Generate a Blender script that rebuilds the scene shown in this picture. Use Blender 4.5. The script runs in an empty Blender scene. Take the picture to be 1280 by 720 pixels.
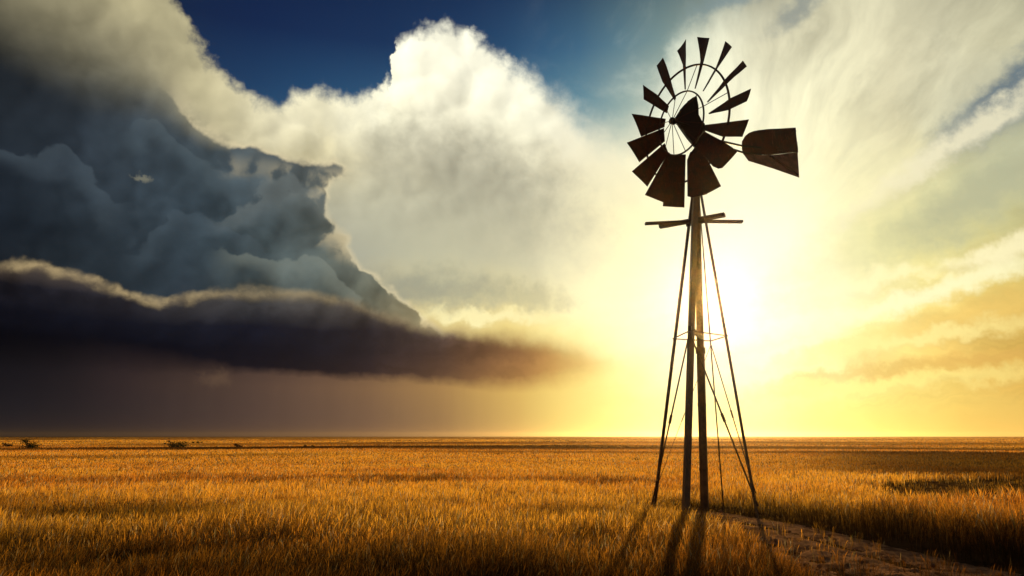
import bpy, bmesh, math, random
import numpy as np
from mathutils import Vector, Matrix, noise as mnoise

R = math.radians
random.seed(7)
rng = np.random.default_rng(11)
scene = bpy.context.scene
COL = scene.collection

# ------------------------------------------------------------------ camera model
F = 900.0
PIT = math.atan(185 / 900.0)
CAM = Vector((0, 0, 1.6))
cP, sP = math.cos(PIT), math.sin(PIT)


def ray(px, py):
    x = (px - 640) / F
    y = (360 - py) / F
    return Vector((x, cP - y * sP, sP + y * cP))


def gp(px, py, z=0.0):
    r = ray(px, py)
    return CAM + r * ((z - CAM.z) / r.z)


def at_depth(px, py, Y):
    r = ray(px, py)
    return CAM + r * (Y / r.y)


def on_plane(px, py, p0, nrm):
    r = ray(px, py)
    return CAM + r * (nrm.dot(p0 - CAM) / nrm.dot(r))


def azel(px, py):
    r = ray(px, py)
    return math.degrees(math.atan2(r.x, r.y)), math.degrees(math.atan2(r.z, math.hypot(r.x, r.y)))


def inv_azel(az, el):
    a, e = R(az), R(el)
    d = Vector((math.sin(a) * math.cos(e), math.cos(a) * math.cos(e), math.sin(e)))
    z = d.y * cP + d.z * sP
    y = -d.y * sP + d.z * cP
    return 640 + F * d.x / z, 360 - F * y / z


def lin(c):
    return tuple(((v / 255) / 12.92) if v / 255 <= 0.04045 else (((v / 255) + 0.055) / 1.055) ** 2.4 for v in c)


cam_d = bpy.data.cameras.new("camera")
cam = bpy.data.objects.new("camera", cam_d)
COL.objects.link(cam)
cam_d.sensor_width = 36
cam_d.lens = 36 * F / 1280
cam_d.clip_start = 0.1
cam_d.clip_end = 60000
cam.location = CAM
cam.rotation_euler = (math.pi / 2 + PIT, 0, 0)
scene.camera = cam

SUN_AZ = 15.6      # degrees to the right of +Y
SUN_EL = 10.5


# ------------------------------------------------------------------ node helpers
class G:
    def __init__(s, tree):
        s.t = tree
        s.n = tree.nodes
        s.l = tree.links

    def _in(s, sock, v):
        if hasattr(v, "is_output"):
            s.l.new(v, sock)
        elif v is not None:
            if hasattr(sock.default_value, "__len__") and not hasattr(v, "__len__"):
                v = (v,) * len(sock.default_value)
            if hasattr(v, "__len__") and len(v) == 3 and len(sock.default_value) == 4:
                v = (*v, 1)
            sock.default_value = v

    def m(s, op, a, b=None, c=None, clamp=False):
        n = s.n.new("ShaderNodeMath")
        n.operation = op
        n.use_clamp = clamp
        s._in(n.inputs[0], a)
        s._in(n.inputs[1], b)
        s._in(n.inputs[2], c)
        return n.outputs[0]

    def add(s, a, b): return s.m("ADD", a, b)
    def sub(s, a, b): return s.m("SUBTRACT", a, b)
    def mul(s, a, b): return s.m("MULTIPLY", a, b)
    def div(s, a, b): return s.m("DIVIDE", a, b)
    def mad(s, a, b, c): return s.m("MULTIPLY_ADD", a, b, c)

    def vm(s, op, a, b=None, scale=None):
        n = s.n.new("ShaderNodeVectorMath")
        n.operation = op
        s._in(n.inputs[0], a)
        if b is not None:
            s._in(n.inputs[1], b)
        if scale is not None:
            s._in(n.inputs[3], scale)
        return n.outputs["Value"] if op in ("DOT_PRODUCT", "LENGTH") else n.outputs[0]

    def xyz(s, x, y, z):
        n = s.n.new("ShaderNodeCombineXYZ")
        s._in(n.inputs[0], x); s._in(n.inputs[1], y); s._in(n.inputs[2], z)
        return n.outputs[0]

    def sep(s, v):
        n = s.n.new("ShaderNodeSeparateXYZ")
        s._in(n.inputs[0], v)
        return n.outputs

    def smooth(s, x, a, b, lo=0.0, hi=1.0, kind="SMOOTHSTEP"):
        n = s.n.new("ShaderNodeMapRange")
        n.interpolation_type = kind
        s._in(n.inputs[0], x); s._in(n.inputs[1], a); s._in(n.inputs[2], b)
        s._in(n.inputs[3], lo); s._in(n.inputs[4], hi)
        return n.outputs[0]

    def noise(s, vec, scale=5, detail=6, rough=0.55, dist=0.0, lac=2.0, color=False):
        n = s.n.new("ShaderNodeTexNoise")
        s._in(n.inputs["Vector"], vec)
        n.inputs["Scale"].default_value = scale
        n.inputs["Detail"].default_value = detail
        n.inputs["Roughness"].default_value = rough
        n.inputs["Lacunarity"].default_value = lac
        n.inputs["Distortion"].default_value = dist
        return n.outputs["Color"] if color else n.outputs["Fac"]

    def voro(s, vec, scale, detail, rough):
        n = s.n.new("ShaderNodeTexVoronoi")
        n.feature = "F1"
        n.normalize = False
        s._in(n.inputs["Vector"], vec)
        n.inputs["Scale"].default_value = scale
        n.inputs["Detail"].default_value = detail
        n.inputs["Roughness"].default_value = rough
        return n.outputs["Distance"]

    def mix(s, f, a, b, blend="MIX"):
        n = s.n.new("ShaderNodeMix")
        n.data_type = "RGBA"
        n.blend_type = blend
        n.clamp_factor = True
        s._in(n.inputs[0], f)
        s._in(n.inputs[6], a); s._in(n.inputs[7], b)
        return n.outputs[2]

    def ramp(s, x, stops, x0, x1, interp="LINEAR"):
        n = s.n.new("ShaderNodeValToRGB")
        cr = n.color_ramp
        cr.interpolation = interp
        for i, (p, c) in enumerate(stops):
            p = (p - x0) / (x1 - x0)
            e = cr.elements[i] if i < 2 else cr.elements.new(p)
            e.position = p
            e.color = (*c, 1)
        s._in(n.inputs[0], x)
        return n.outputs[0]

    def curve(s, x, pts, x0, x1, y0, y1):
        """piecewise-linear y(x)"""
        f = s.smooth(x, x0, x1, kind="LINEAR")
        n = s.n.new("ShaderNodeFloatCurve")
        s._in(n.inputs[1], f)
        c = n.mapping.curves[0]
        P = [((a - x0) / (x1 - x0), (b - y0) / (y1 - y0)) for a, b in sorted(pts)]
        P = [p for p in P if 0 <= p[0] <= 1]
        P = [(0.0, P[0][1])] + [p for p in P if 0.002 < p[0] < 0.998] + [(1.0, P[-1][1])]
        while len(c.points) < len(P):
            c.points.new(0.5, 0.5)
        for q, p in zip(c.points, P):
            q.location = p
            q.handle_type = "VECTOR"
        n.mapping.update()
        return s.mad(n.outputs[0], y1 - y0, y0)


# ------------------------------------------------------------------ sky
world = bpy.data.worlds.new("World")
scene.world = world
world.use_nodes = True
wt = world.node_tree
wt.nodes.clear()
g = G(wt)
D = g.n.new("ShaderNodeTexCoord").outputs["Generated"]
dx, dy, dz = g.sep(D)
RAD = 180 / math.pi
AZ = g.mul(g.m("ARCTAN2", dx, dy), RAD)
EL = g.mul(g.m("ARCSINE", dz), RAD)

nish = g.n.new("ShaderNodeTexSky")
nish.sky_type = "NISHITA"
nish.sun_disc = False
nish.sun_elevation = R(SUN_EL)
nish.sun_rotation = R(SUN_AZ)
nish.air_density = 1.0
nish.dust_density = 0.6
nish.ozone_density = 2.5

A0, A1, E0, E1 = -50.0, 50.0, -4.0, 44.0


def table(xs, rows):
    ys = sorted(rows)
    arr = np.array([[lin(c) for c in rows[y]] for y in ys])
    def f(px, py):
        px = min(max(px, xs[0]), xs[-1]); py = min(max(py, ys[0]), ys[-1])
        i = max(0, min(len(xs) - 2, int(np.searchsorted(xs, px)) - 1))
        j = max(0, min(len(ys) - 2, int(np.searchsorted(ys, py)) - 1))
        a = (px - xs[i]) / (xs[i + 1] - xs[i]); b = (py - ys[j]) / (ys[j + 1] - ys[j])
        return (arr[j, i] * (1 - a) + arr[j, i + 1] * a) * (1 - b) + (arr[j + 1, i] * (1 - a) + arr[j + 1, i + 1] * a) * b
    return f


def field(f, az, el, els, azs=None):
    """colour of air and cloud as a function of azimuth and elevation, kept in a node group of its own"""
    if azs is None:
        azs = np.linspace(-39, 39, 25)
    gt = bpy.data.node_groups.new("sky_field", "ShaderNodeTree")
    for nm in ("az", "el"):
        gt.interface.new_socket(nm, in_out="INPUT", socket_type="NodeSocketFloat")
    gt.interface.new_socket("colour", in_out="OUTPUT", socket_type="NodeSocketColor")
    q = G(gt)
    gi = gt.nodes.new("NodeGroupInput")
    gaz, gel = gi.outputs[0], gi.outputs[1]
    fz = q.smooth(gaz, A0, A1, kind="LINEAR")
    out = prev = None
    for e in els:
        st = [(a, tuple(f(*inv_azel(a, e)))) for a in azs]
        r = q.ramp(fz, st, A0, A1)
        if out is None:
            out = r
        else:
            out = q.mix(q.smooth(gel, prev, e, kind="LINEAR"), out, r)
        prev = e
    go = gt.nodes.new("NodeGroupOutput")
    gt.links.new(out, go.inputs[0])
    n = g.n.new("ShaderNodeGroup")
    n.node_tree = gt
    g._in(n.inputs[0], az)
    g._in(n.inputs[1], el)
    return n.outputs[0]


def edge_el(pts, az=None):
    P = [azel(*p) for p in pts]
    return g.curve(AZ if az is None else az, P, A0, A1, E0, E1)


def edge_az(pts, el=None):
    P = [tuple(reversed(azel(*p))) for p in pts]
    return g.curve(EL if el is None else el, P, E0, E1, A0, A1)


# noise used to break edges up (direction space, so it has no seam)
wA = g.sep(g.noise(D, 9, 3, 0.5, color=True))
wB = g.sep(g.noise(D, 38, 9, 0.62, color=True))
def warp(base, ia, aa, ib, ab):
    t = g.mad(g.sub(wA[ia], 0.5), aa, base)
    return g.mad(g.sub(wB[ib], 0.5), ab, t)
AZw = warp(AZ, 0, 3.2, 0, 2.4)
ELw = warp(EL, 1, 3.2, 1, 2.4)
AZs = warp(AZ, 0, 1.6, 0, 3.0)
ELs = warp(EL, 1, 1.2, 1, 2.6)
AZl = warp(AZ, 0, 1.8, 0, 0.9)
ELl = warp(EL, 1, 1.4, 1, 0.8)

# billow field with light from the sun side
sund = Vector((math.sin(R(19)) * math.cos(R(13)), math.cos(R(19)) * math.cos(R(13)), math.sin(R(13))))
Dw = g.vm("ADD", D, g.vm("SCALE", g.vm("SUBTRACT", g.noise(D, 16, 5, 0.6, color=True), (0.5, 0.5, 0.5)), scale=0.028))
def puffs(scale, detail, rough, off):
    a = g.voro(Dw, scale, detail, rough)
    b = g.voro(g.vm("ADD", Dw, off), scale, detail, rough)
    return g.sub(b, a), a
# light comes from the right and a little below
rel1, bil1 = puffs(9, 2.5, 0.52, (-0.011, 0.0, 0.008))
soft = g.noise(Dw, 6, 5, 0.55)
pf2 = g.mad(g.voro(Dw, 21, 1.5, 0.5), -1.0, 0.42)
bil2 = g.noise(Dw, 30, 4, 0.6)

# --- layer 1: bright air and thin high cloud
xs = [0, 160, 320, 400, 480, 560, 640, 720, 800, 880, 960, 1040, 1120, 1200, 1280]
bg = {
 0:   [(167,158,124),(171,162,126),(188,180,145),(216,209,175),(235,232,210),(240,238,215),(235,232,210),(215,218,200),(150,165,158),(140,150,140),(150,150,132),(205,200,168),(210,205,172),(195,190,160),(185,182,152)],
 60:   [(167,158,124),(171,162,126),(197,187,147),(225,216,175),(245,240,212),(252,248,222),(240,236,212),(215,220,202),(185,200,188),(212,215,192),(225,220,188),(228,222,186),(218,212,178),(205,200,166),(190,186,154)],
 120:   [(167,158,124),(162,155,126),(197,187,147),(232,222,178),(250,246,214),(255,252,228),(250,248,222),(225,222,200),(200,208,194),(232,230,200),(244,240,205),(240,235,196),(225,218,180),(190,190,168),(150,158,150)],
 180:   [(132,130,111),(144,140,118),(184,174,138),(213,201,157),(214,206,172),(214,204,165),(240,234,202),(240,232,198),(232,228,198),(246,240,205),(250,246,208),(244,238,194),(226,218,175),(205,202,168),(175,176,150)],
 240:   [(120,122,115),(140,138,125),(160,156,135),(185,180,152),(182,178,152),(184,178,152),(198,193,164),(226,219,184),(246,238,192),(252,246,202),(254,250,210),(246,240,192),(228,220,168),(196,192,146),(176,174,134)],
 300:   [(110,112,108),(120,122,115),(140,140,128),(165,166,150),(178,178,156),(192,190,162),(204,200,168),(234,228,188),(253,246,192),(255,252,212),(255,254,226),(250,245,190),(238,228,160),(222,212,146),(204,194,126)],
 360:   [(120,110,95),(120,112,98),(130,125,110),(150,146,128),(174,170,142),(190,186,152),(210,203,162),(242,235,192),(255,251,208),(255,254,226),(255,255,236),(254,250,204),(246,232,150),(232,212,124),(212,186,98)],
 410:   [(90,80,70),(100,90,78),(130,115,90),(170,150,110),(212,190,130),(232,212,140),(236,216,138),(250,238,168),(255,251,200),(255,254,222),(255,254,228),(254,249,194),(246,226,136),(226,194,104),(208,170,82)],
 450:   [(48,42,42),(60,50,46),(90,72,60),(120,92,72),(160,126,86),(190,152,88),(216,180,98),(248,228,142),(255,249,186),(255,254,212),(255,254,214),(253,246,176),(244,218,126),(228,190,100),(212,168,82)],
 490:   [(34,32,36),(48,42,43),(80,64,58),(104,82,66),(138,108,78),(182,142,86),(226,188,106),(250,232,138),(255,247,162),(255,252,184),(255,251,176),(252,240,144),(245,222,122),(236,204,108),(224,184,92)],
 535:   [(30,30,35),(42,38,42),(72,60,58),(96,76,66),(120,94,72),(150,118,78),(202,166,94),(244,224,122),(254,244,148),(255,248,156),(255,246,142),(250,232,124),(244,218,110),(238,202,100),(228,184,90)],
}
AZm = warp(AZ, 0, 5.0, 0, 1.5)
ELm = warp(EL, 1, 3.0, 1, 1.5)
els = [0.3, 2.6, 5.2, 7.8, 10.5, 14, 17.5, 21, 25, 29, 33]
ffun = table(xs, bg)
fine_az = sorted(set([-40, -33] + list(np.linspace(-28, 39, 24))))
sky = field(ffun, AZm, ELm, els, fine_az)

# streaks of thin cloud that fan out from the low sun
sa, se = azel(925, 345)
ru = g.sub(AZ, sa); rv = g.sub(EL, se)
th = g.m("ARCTAN2", rv, ru)
rr = g.m("SQRT", g.add(g.mul(ru, ru), g.mul(rv, rv)))
strk = g.noise(g.xyz(g.mad(th, 3.2, g.mul(wA[2], 0.8)), g.mul(rr, 0.055), g.mul(wB[2], 0.25)), 1.6, 6, 0.55, 0.3)
strk2 = g.noise(g.xyz(g.mul(th, 9.0), g.mul(rr, 0.16), 3.0), 1.3, 8, 0.6, 0.5)
S = g.add(g.mul(g.sub(strk, 0.5), 1.1), g.mul(g.sub(strk2, 0.5), 0.3))
sw = g.mul(g.smooth(AZ, 6, 17), g.smooth(rr, 5, 16))
sw = g.mul(sw, g.smooth(EL, 2.0, 7))
stz = g.noise(g.xyz(g.mul(g.mad(EL, 0.10, AZ), 0.05), g.mul(g.mad(AZ, -0.16, ELs), 0.42), 7.0), 1.5, 7, 0.6, 0.3)
lowr = g.mul(g.mul(g.smooth(AZ, -3, 24, 0.0, 1.0, "LINEAR"), g.smooth(EL, 15, 8)), g.smooth(EL, 0.8, 3))
gain = g.mad(g.mul(S, sw), 1.0, 1.02)
gain = g.mad(g.mul(g.sub(stz, 0.5), lowr), 0.8, gain)
sky = g.vm("SCALE", sky, scale=gain)


def blob(base, px, py, rx, ry, rot, col, alpha, soft=0.5, nz=0.5, blend="MIX"):
    """a soft-edged cloud patch at a sky direction; radii in photo-pixel units (0.0637 deg)"""
    a, e = azel(px, py)
    k = 0.0605
    c, s = math.cos(R(rot)), math.sin(R(rot))
    du = g.sub(AZs, a); dv = g.sub(ELs, e)
    x = g.mul(g.add(g.mul(du, c), g.mul(dv, s)), 1 / (rx * k))
    y = g.mul(g.add(g.mul(du, -s), g.mul(dv, c)), 1 / (ry * k))
    r = g.m("SQRT", g.add(g.mul(x, x), g.mul(y, y)))
    r = g.mad(g.sub(bil2, 0.5), -nz * 2, r)
    f = g.mul(g.smooth(r, 1 + soft * 0.5, 1 - soft * 0.5 - 0.3), alpha)
    return g.mix(f, base, lin(col), blend)


# right-hand side: grey gap, bright streaks, orange banks low down
sky = blob(sky, 1150, 280, 190, 42, 22, (212, 212, 160), 0.6, 1.2)
sky = blob(sky, 1262, 118, 92, 27, 30, (88, 108, 122), 0.9, 0.8)
sky = blob(sky, 890, 4, 80, 13, 10, (112, 136, 146), 0.7, 1.2)
sky = blob(sky, 1000, 8, 44, 14, 30, (122, 132, 132), 0.7, 1.2)
sky = blob(sky, 1240, 232, 110, 30, 24, (164, 166, 140), 0.65, 1.0)
sky = blob(sky, 1205, 172, 150, 15, 27, (240, 232, 196), 0.8, 1.1, 0.8)
sky = blob(sky, 1255, 312, 62, 16, 14, (244, 234, 186), 0.9, 0.8, 0.7)
sky = blob(sky, 1160, 366, 190, 12, 13, (255, 250, 202), 0.8, 1.2, 0.3)
sky = blob(sky, 1215, 398, 170, 24, 11, (230, 190, 104), 0.6, 1.2, 0.3)
sky = blob(sky, 1130, 425, 150, 9, 8, (255, 240, 158), 0.7, 1.2, 0.3)
sky = blob(sky, 1190, 452, 190, 10, 5, (216, 172, 90), 0.65, 1.3, 0.3)
sky = blob(sky, 1120, 478, 200, 9, 4, (255, 236, 142), 0.6, 1.2, 0.3)
sky = blob(sky, 1090, 350, 130, 10, 8, (255, 248, 196), 0.6, 1.2, 0.8)
sky = blob(sky, 650, 372, 66, 22, -4, (190, 184, 146), 0.75, 0.9, 0.9)
sky = blob(sky, 610, 397, 90, 11, -3, (250, 238, 178), 0.85, 0.8, 0.9)
sky = blob(sky, 575, 215, 150, 52, -14, (160, 157, 138), 0.8, 1.35, 0.6)
sky = blob(sky, 600, 285, 130, 60, -10, (178, 175, 150), 0.6, 1.5, 0.4)
sky = blob(sky, 535, 362, 95, 24, 2, (136, 140, 128), 0.65, 1.3, 0.7)

# --- layer 2: clear blue sky, seen through the gap between the clouds
blue = g.mix(1.0, nish.outputs[0], (0.0042, 0.0062, 0.0102), "MULTIPLY")
bl_x = [200, 300, 400, 500, 600, 680, 740, 800, 880]
bl = {0: [(20,36,68),(16,32,70),(18,34,72),(20,40,78),(24,46,86),(34,60,96),(46,72,100),(70,96,112),(90,110,118)],
      60: [(26,46,84),(22,42,84),(24,48,90),(24,50,92),(30,62,104),(46,86,126),(64,104,138),(100,136,152),(150,170,165)],
      110: [(30,56,92),(30,60,100),(34,70,112),(36,76,118),(50,92,134),(62,110,148),(84,130,158),(140,166,170),(190,200,185)],
      160: [(40,70,100),(40,80,120),(50,90,130),(60,100,140),(70,116,150),(84,130,158),(120,158,170),(170,190,182),(210,214,190)]}
bluef = field(table(bl_x, bl), AZ, EL, [22, 26, 30, 34], list(np.linspace(-28, 16, 14)))
blue = g.mix(0.93, blue, bluef)
eb = edge_el([(150,-60),(205,-30),(226,0),(240,32),(262,62),(290,92),(318,120),(345,122),(375,113),(400,106),(430,111),(468,104),(488,92),(480,78),(492,48),(512,36),(530,29),(560,24),(590,36),(620,62),(650,88),(690,130),(740,168),(775,180),(805,165),(830,110),(855,55),(900,5),(960,-60)], AZs)
bwid = g.smooth(AZ, azel(600, 60)[0], azel(790, 60)[0], 0.95, 3.6)
bd = g.add(g.sub(ELs, eb), g.mul(g.mad(bil1, 1.6, -0.7), g.smooth(AZ, 4, -2)))
bmask = g.smooth(g.div(bd, bwid), -0.6, 1.0)
# thin wisps that veil the blue on the right
veil = g.mul(g.smooth(g.noise(D, 7, 8, 0.6, 0.6), 0.42, 0.7), g.smooth(AZ, 0, 14))
bmask = g.mul(bmask, g.sub(1.0, g.mul(veil, 0.6)))
# silver edge of the big cumulus
rim = g.mul(g.smooth(bd, -5.0, -0.3), g.sub(1.0, g.smooth(AZ, 2, 9)))
rim = g.mul(rim, g.smooth(AZ, -26, -16))
sky = g.mix(g.mul(rim, 0.35), sky, lin((255, 252, 228)))
cum = g.mul(g.smooth(EL, 13, 22), g.sub(1.0, g.smooth(AZ, 1, 8)))
sky = g.vm("SCALE", sky, scale=g.mad(g.mul(g.add(g.mul(rel1, 1.3), g.mul(g.sub(soft, 0.5), 0.5)), cum), 0.6, 1.08))
blue = g.mix(1.0, blue, (1.25, 1.16, 1.0), "MULTIPLY")
sky = g.mix(bmask, sky, blue)

# --- layer 3: storm cloud on the left
e_top = edge_el([(-100,-100),(0,-30),(60,12),(120,52),(170,86),(205,112),(245,148),(290,162),(320,171),(345,184),(360,191),(400,187),(415,188),(432,198),(446,214),(458,240),(474,268),(496,296),(530,330),(600,372),(700,400)], AZl)
e_fl = edge_az([(444,90),(447,165),(453,196),(459,216),(456,236),(450,256),(454,276),(458,292),(464,308),(476,324),(492,340),(512,356),(545,376),(590,400)], ELl)
t_w = g.smooth(AZ, azel(120, 80)[0], azel(300, 165)[0], 5.5, 0.42, "LINEAR")
d_top = g.add(g.sub(e_top, ELl), g.mul(g.mad(bil1, -1.6, 0.75), g.smooth(t_w, 3, 0.6)))
d_fl = g.add(g.sub(e_fl, AZl), g.add(g.mad(bil1, -2.8, 1.3), g.mul(pf2, 1.7)))
dd = g.m("MINIMUM", d_top, d_fl)                       # > 0 inside
dmask = g.m("MULTIPLY", g.smooth(g.div(d_top, t_w), -1.0, 1.0), g.smooth(d_fl, -0.75, 0.75))
dk_x = [0, 80, 160, 240, 320, 400, 480, 560]
dk = {0:  [(30,34,38),(50,52,52),(90,90,82),(120,116,100),(150,144,120),(150,144,120),(150,144,120),(150,144,120)],
      60: [(26,32,40),(34,40,46),(60,64,66),(96,96,88),(120,118,105),(130,128,112),(130,128,112),(130,128,112)],
      120:[(26,33,42),(36,44,54),(52,62,72),(66,76,84),(84,92,94),(100,104,100),(110,112,105),(110,112,105)],
      180:[(34,44,56),(42,54,68),(54,68,82),(62,78,92),(70,84,94),(82,92,98),(96,102,100),(110,112,105)],
      240:[(30,40,54),(40,52,66),(58,74,90),(62,80,96),(66,82,94),(86,98,102),(130,134,120),(150,150,130)],
      300:[(24,33,44),(32,43,55),(42,55,68),(52,68,82),(64,82,94),(90,104,106),(120,126,116),(150,150,130)],
      350:[(30,38,48),(32,42,52),(36,48,60),(44,58,72),(60,76,86),(84,98,100),(104,114,106),(140,140,120)],
      400:[(24,28,36),(28,34,42),(34,42,52),(44,54,64),(60,72,78),(84,94,92),(110,112,98),(150,146,116)]}
dark = field(table(dk_x, dk), AZm, ELm, [8, 11, 14, 17, 20, 23.5, 27, 31], list(np.linspace(-39, -2, 14)))
dsh = g.add(g.mul(rel1, 1.3), g.mul(g.sub(soft, 0.5), 0.4))
dark = g.vm("SCALE", dark, scale=g.m("MAXIMUM", g.mad(dsh, g.smooth(AZ, -38, -20, 0.7, 1.1), 1.0), 0.35))
# sunlit outline of the storm cloud's towers
rimw = g.mul(g.smooth(dd, 0.5, 0.0), g.smooth(AZ, azel(190, 110)[0], azel(250, 150)[0]))
rimw = g.mul(rimw, g.smooth(bil2, 0.3, 0.55, 0.35, 1.0))
dark = g.mix(1.0, dark, (1.06, 0.99, 0.90), "MULTIPLY")
dark = g.mix(g.mul(rimw, 0.85), dark, lin((236, 224, 184)))
# sunlit puffs down the tower's flank
fl_ = g.mul(g.smooth(dd, 3.0, 0.2), g.mul(g.smooth(EL, azel(440, 345)[1], azel(440, 300)[1]), g.smooth(EL, azel(440, 205)[1], azel(440, 235)[1])))
fl_ = g.mul(fl_, g.smooth(g.add(g.mul(rel1, 2.5), bil2), 0.35, 0.75))
dark = g.mix(g.mul(fl_, 0.8), dark, lin((214, 202, 164)))
# a second tower standing in front of it
def lobe(base, pts, x0, x1, lit, k_lit, k_dark, amp=1.0):
    """a nearer billow: lit crest along a curve, shaded body below it, fading out sideways"""
    e = edge_el(pts, AZl)
    d = g.add(g.sub(e, ELl), g.add(g.mul(g.mad(bil1, -2.2, 1.0), amp), g.mul(pf2, 1.3)))
    m = g.mul(g.smooth(d, -0.10, 0.22), g.mul(g.smooth(AZ, azel(x0 - 40, 250)[0], azel(x0 + 10, 250)[0]), g.smooth(AZ, azel(x1 + 30, 250)[0], azel(x1 - 30, 250)[0])))
    body = g.mul(m, g.mul(g.smooth(d, 7.0, 2.2), g.smooth(d, 0.4, 2.4)))
    out_ = g.mix(g.mul(body, k_dark), base, g.vm("SCALE", base, scale=0.55))
    return g.mix(g.mul(g.mul(m, g.smooth(d, 2.6, 0.1)), k_lit * 0.55), out_, lin(lit))


dark = lobe(dark, [(-60,148),(0,150),(25,156),(55,158),(85,166),(104,180),(116,196),(135,214),(180,222),(220,240)], -60, 150, (92, 108, 120), 0.42, 0.5)
dark = lobe(dark, [(150,150),(170,142),(196,136),(215,150),(240,166),(262,176),(290,182),(330,205),(360,214)], 170, 300, (92, 108, 116), 0.45, 0.45)
dark = lobe(dark, [(280,240),(310,218),(345,208),(380,205),(410,212),(432,228),(450,250)], 290, 430, (128, 138, 138), 0.5, 0.45)
dark = lobe(dark, [(180,262),(215,240),(250,236),(290,250),(330,274),(360,290)], 190, 330, (84, 100, 112), 0.4, 0.45)
dark = g.mix(1.0, dark, (1.05, 1.0, 0.95), "MULTIPLY")
dark = lobe(dark, [(290,300),(315,293),(345,296),(370,302),(395,304),(420,322),(450,345),(480,362)], 300, 470, (150, 156, 142), 0.5, 0.3)
sky = g.mix(dmask, sky, dark)
sky = blob(sky, 172, 219, 9, 4, -20, (150, 146, 122), 0.5, 1.2, 0.8)

# --- layer 4: shelf cloud and the rain below it
top = edge_el([(-80,300),(0,308),(18,302),(45,306),(80,314),(110,326),(150,336),(185,350),(200,352),(230,350),(260,348),(300,350),(330,351),(360,357),(400,366),(440,374),(480,386),(510,396),(540,403),(625,414),(687,422),(750,434),(800,444)], AZl)
shx = [0, 80, 160, 240, 320, 400, 480, 560, 640, 720, 800]
sh = {300:[(150,126,96),(150,126,96),(150,126,96),(150,140,112),(150,140,112),(120,120,105),(150,145,118),(190,178,130),(220,205,140),(240,225,150),(250,240,170)],
      330:[(60,54,52),(84,74,66),(110,96,80),(112,104,90),(110,108,96),(100,102,92),(130,126,108),(190,178,130),(220,205,140),(240,225,150),(250,240,170)],
      355:[(26,26,34),(32,32,38),(50,46,46),(96,88,78),(140,128,104),(132,122,98),(120,110,92),(190,170,120),(214,190,120),(236,215,130),(250,240,170)],
      380:[(16,18,28),(20,22,32),(26,28,38),(40,42,50),(60,60,62),(80,76,72),(84,76,68),(138,120,92),(196,174,118),(230,208,130),(250,240,170)],
      410:[(5,7,14),(6,9,18),(9,13,24),(13,18,30),(20,23,35),(30,31,40),(46,42,46),(76,64,58),(128,102,70),(190,150,88),(244,222,136)],
      435:[(5,6,11),(6,7,14),(7,10,20),(10,14,25),(15,18,29),(23,24,33),(36,33,38),(68,52,47),(120,84,58),(186,138,78),(240,208,120)],
      458:[(6,7,12),(8,8,14),(10,10,18),(13,14,23),(17,18,27),(26,24,31),(44,36,40),(84,62,50),(140,98,62),(206,156,86),(244,216,124)],
      480:[(8,8,13),(10,10,15),(13,13,20),(17,17,24),(22,21,28),(32,28,32),(56,44,42),(100,72,52),(160,116,68),(216,168,92),(246,220,128)],
      535:[(30,30,36),(34,33,38),(46,41,44),(60,51,51),(76,62,58),(92,74,64),(112,88,72),(146,114,78),(196,160,92),(242,220,120),(252,240,146)]}
shelf = field(table(shx, sh), g.mad(g.sub(AZm, AZ), 0.5, AZ), g.mad(g.sub(ELm, EL), 0.35, EL), [0.4, 3.6, 5.0, 6.4, 7.9, 9.7, 11.3, 12.8, 14.4], list(np.linspace(-37, 12, 18)))
# long horizontal striation
rain_t = {440:[(14,14,20),(20,19,24),(38,31,34),(50,39,38),(64,50,46),(84,63,54),(108,82,62),(140,104,70),(190,148,84),(244,214,118),(252,242,152)],
          480:[(22,22,28),(30,27,31),(50,40,41),(66,52,47),(84,65,56),(106,81,64),(134,102,71),(170,132,80),(214,174,94),(248,222,126),(252,244,156)],
          535:[(30,30,36),(34,32,37),(46,40,43),(60,50,50),(76,61,57),(92,73,63),(110,86,70),(142,112,76),(196,160,92),(244,222,122),(252,242,150)]}
rain = field(table(shx, rain_t), AZ, EL, [0.4, 3.6, 6.4], list(np.linspace(-37, 12, 18)))
stria = g.noise(g.xyz(g.mul(AZ, 0.05), g.mul(ELw, 0.55), 0.0), 1.6, 8, 0.6, 0.4)
shelf = g.vm("SCALE", shelf, scale=g.mad(g.mul(g.sub(stria, 0.5), g.smooth(EL, 1, 6)), 0.9, 1.0))
shelf = g.vm("SCALE", shelf, scale=g.mad(g.mul(rel1, g.smooth(EL, 4, 9)), 1.3, 1.0))
sd = g.add(g.add(g.sub(top, ELl), g.mul(pf2, g.smooth(AZ, -12, -27, 0.15, 0.9))), g.mul(g.mad(bil1, -0.9, 0.36), g.smooth(AZ, -14, -27, 0.3, 1.0)))
smask = g.smooth(g.div(sd, g.smooth(AZ, -14, 4, 1.0, 3.4)), -0.25, 0.5)
srim = g.mul(g.smooth(sd, 1.1, 0.0), g.smooth(AZ, -41, -34, 0.35, 1.0))
srim = g.mul(srim, g.smooth(AZ, azel(330, 350)[0], azel(190, 350)[0], 0.4, 1.0))
srim = g.mul(srim, g.smooth(bil2, 0.35, 0.6, 0.35, 1.0))
shelf = g.mix(g.mul(srim, 0.75), shelf, lin((214, 188, 136)))
bot = edge_el([(-80,440),(0,440),(112,441),(180,448),(262,456),(350,464),(450,469),(562,474),(640,474),(700,466),(760,452)], AZ)
bedge = g.smooth(g.add(g.sub(bot, EL), g.mad(g.sub(bil2, 0.5), 1.1, g.mul(g.sub(wA[0], 0.5), 0.9))), g.smooth(AZ, -30, -18, -1.2, -0.28), g.add(g.smooth(AZ, -30, -18, 1.2, 0.4), g.smooth(AZ, -8, 4, 0.0, 1.0)), kind="LINEAR")
shelf = g.mix(bedge, shelf, rain)
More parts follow.
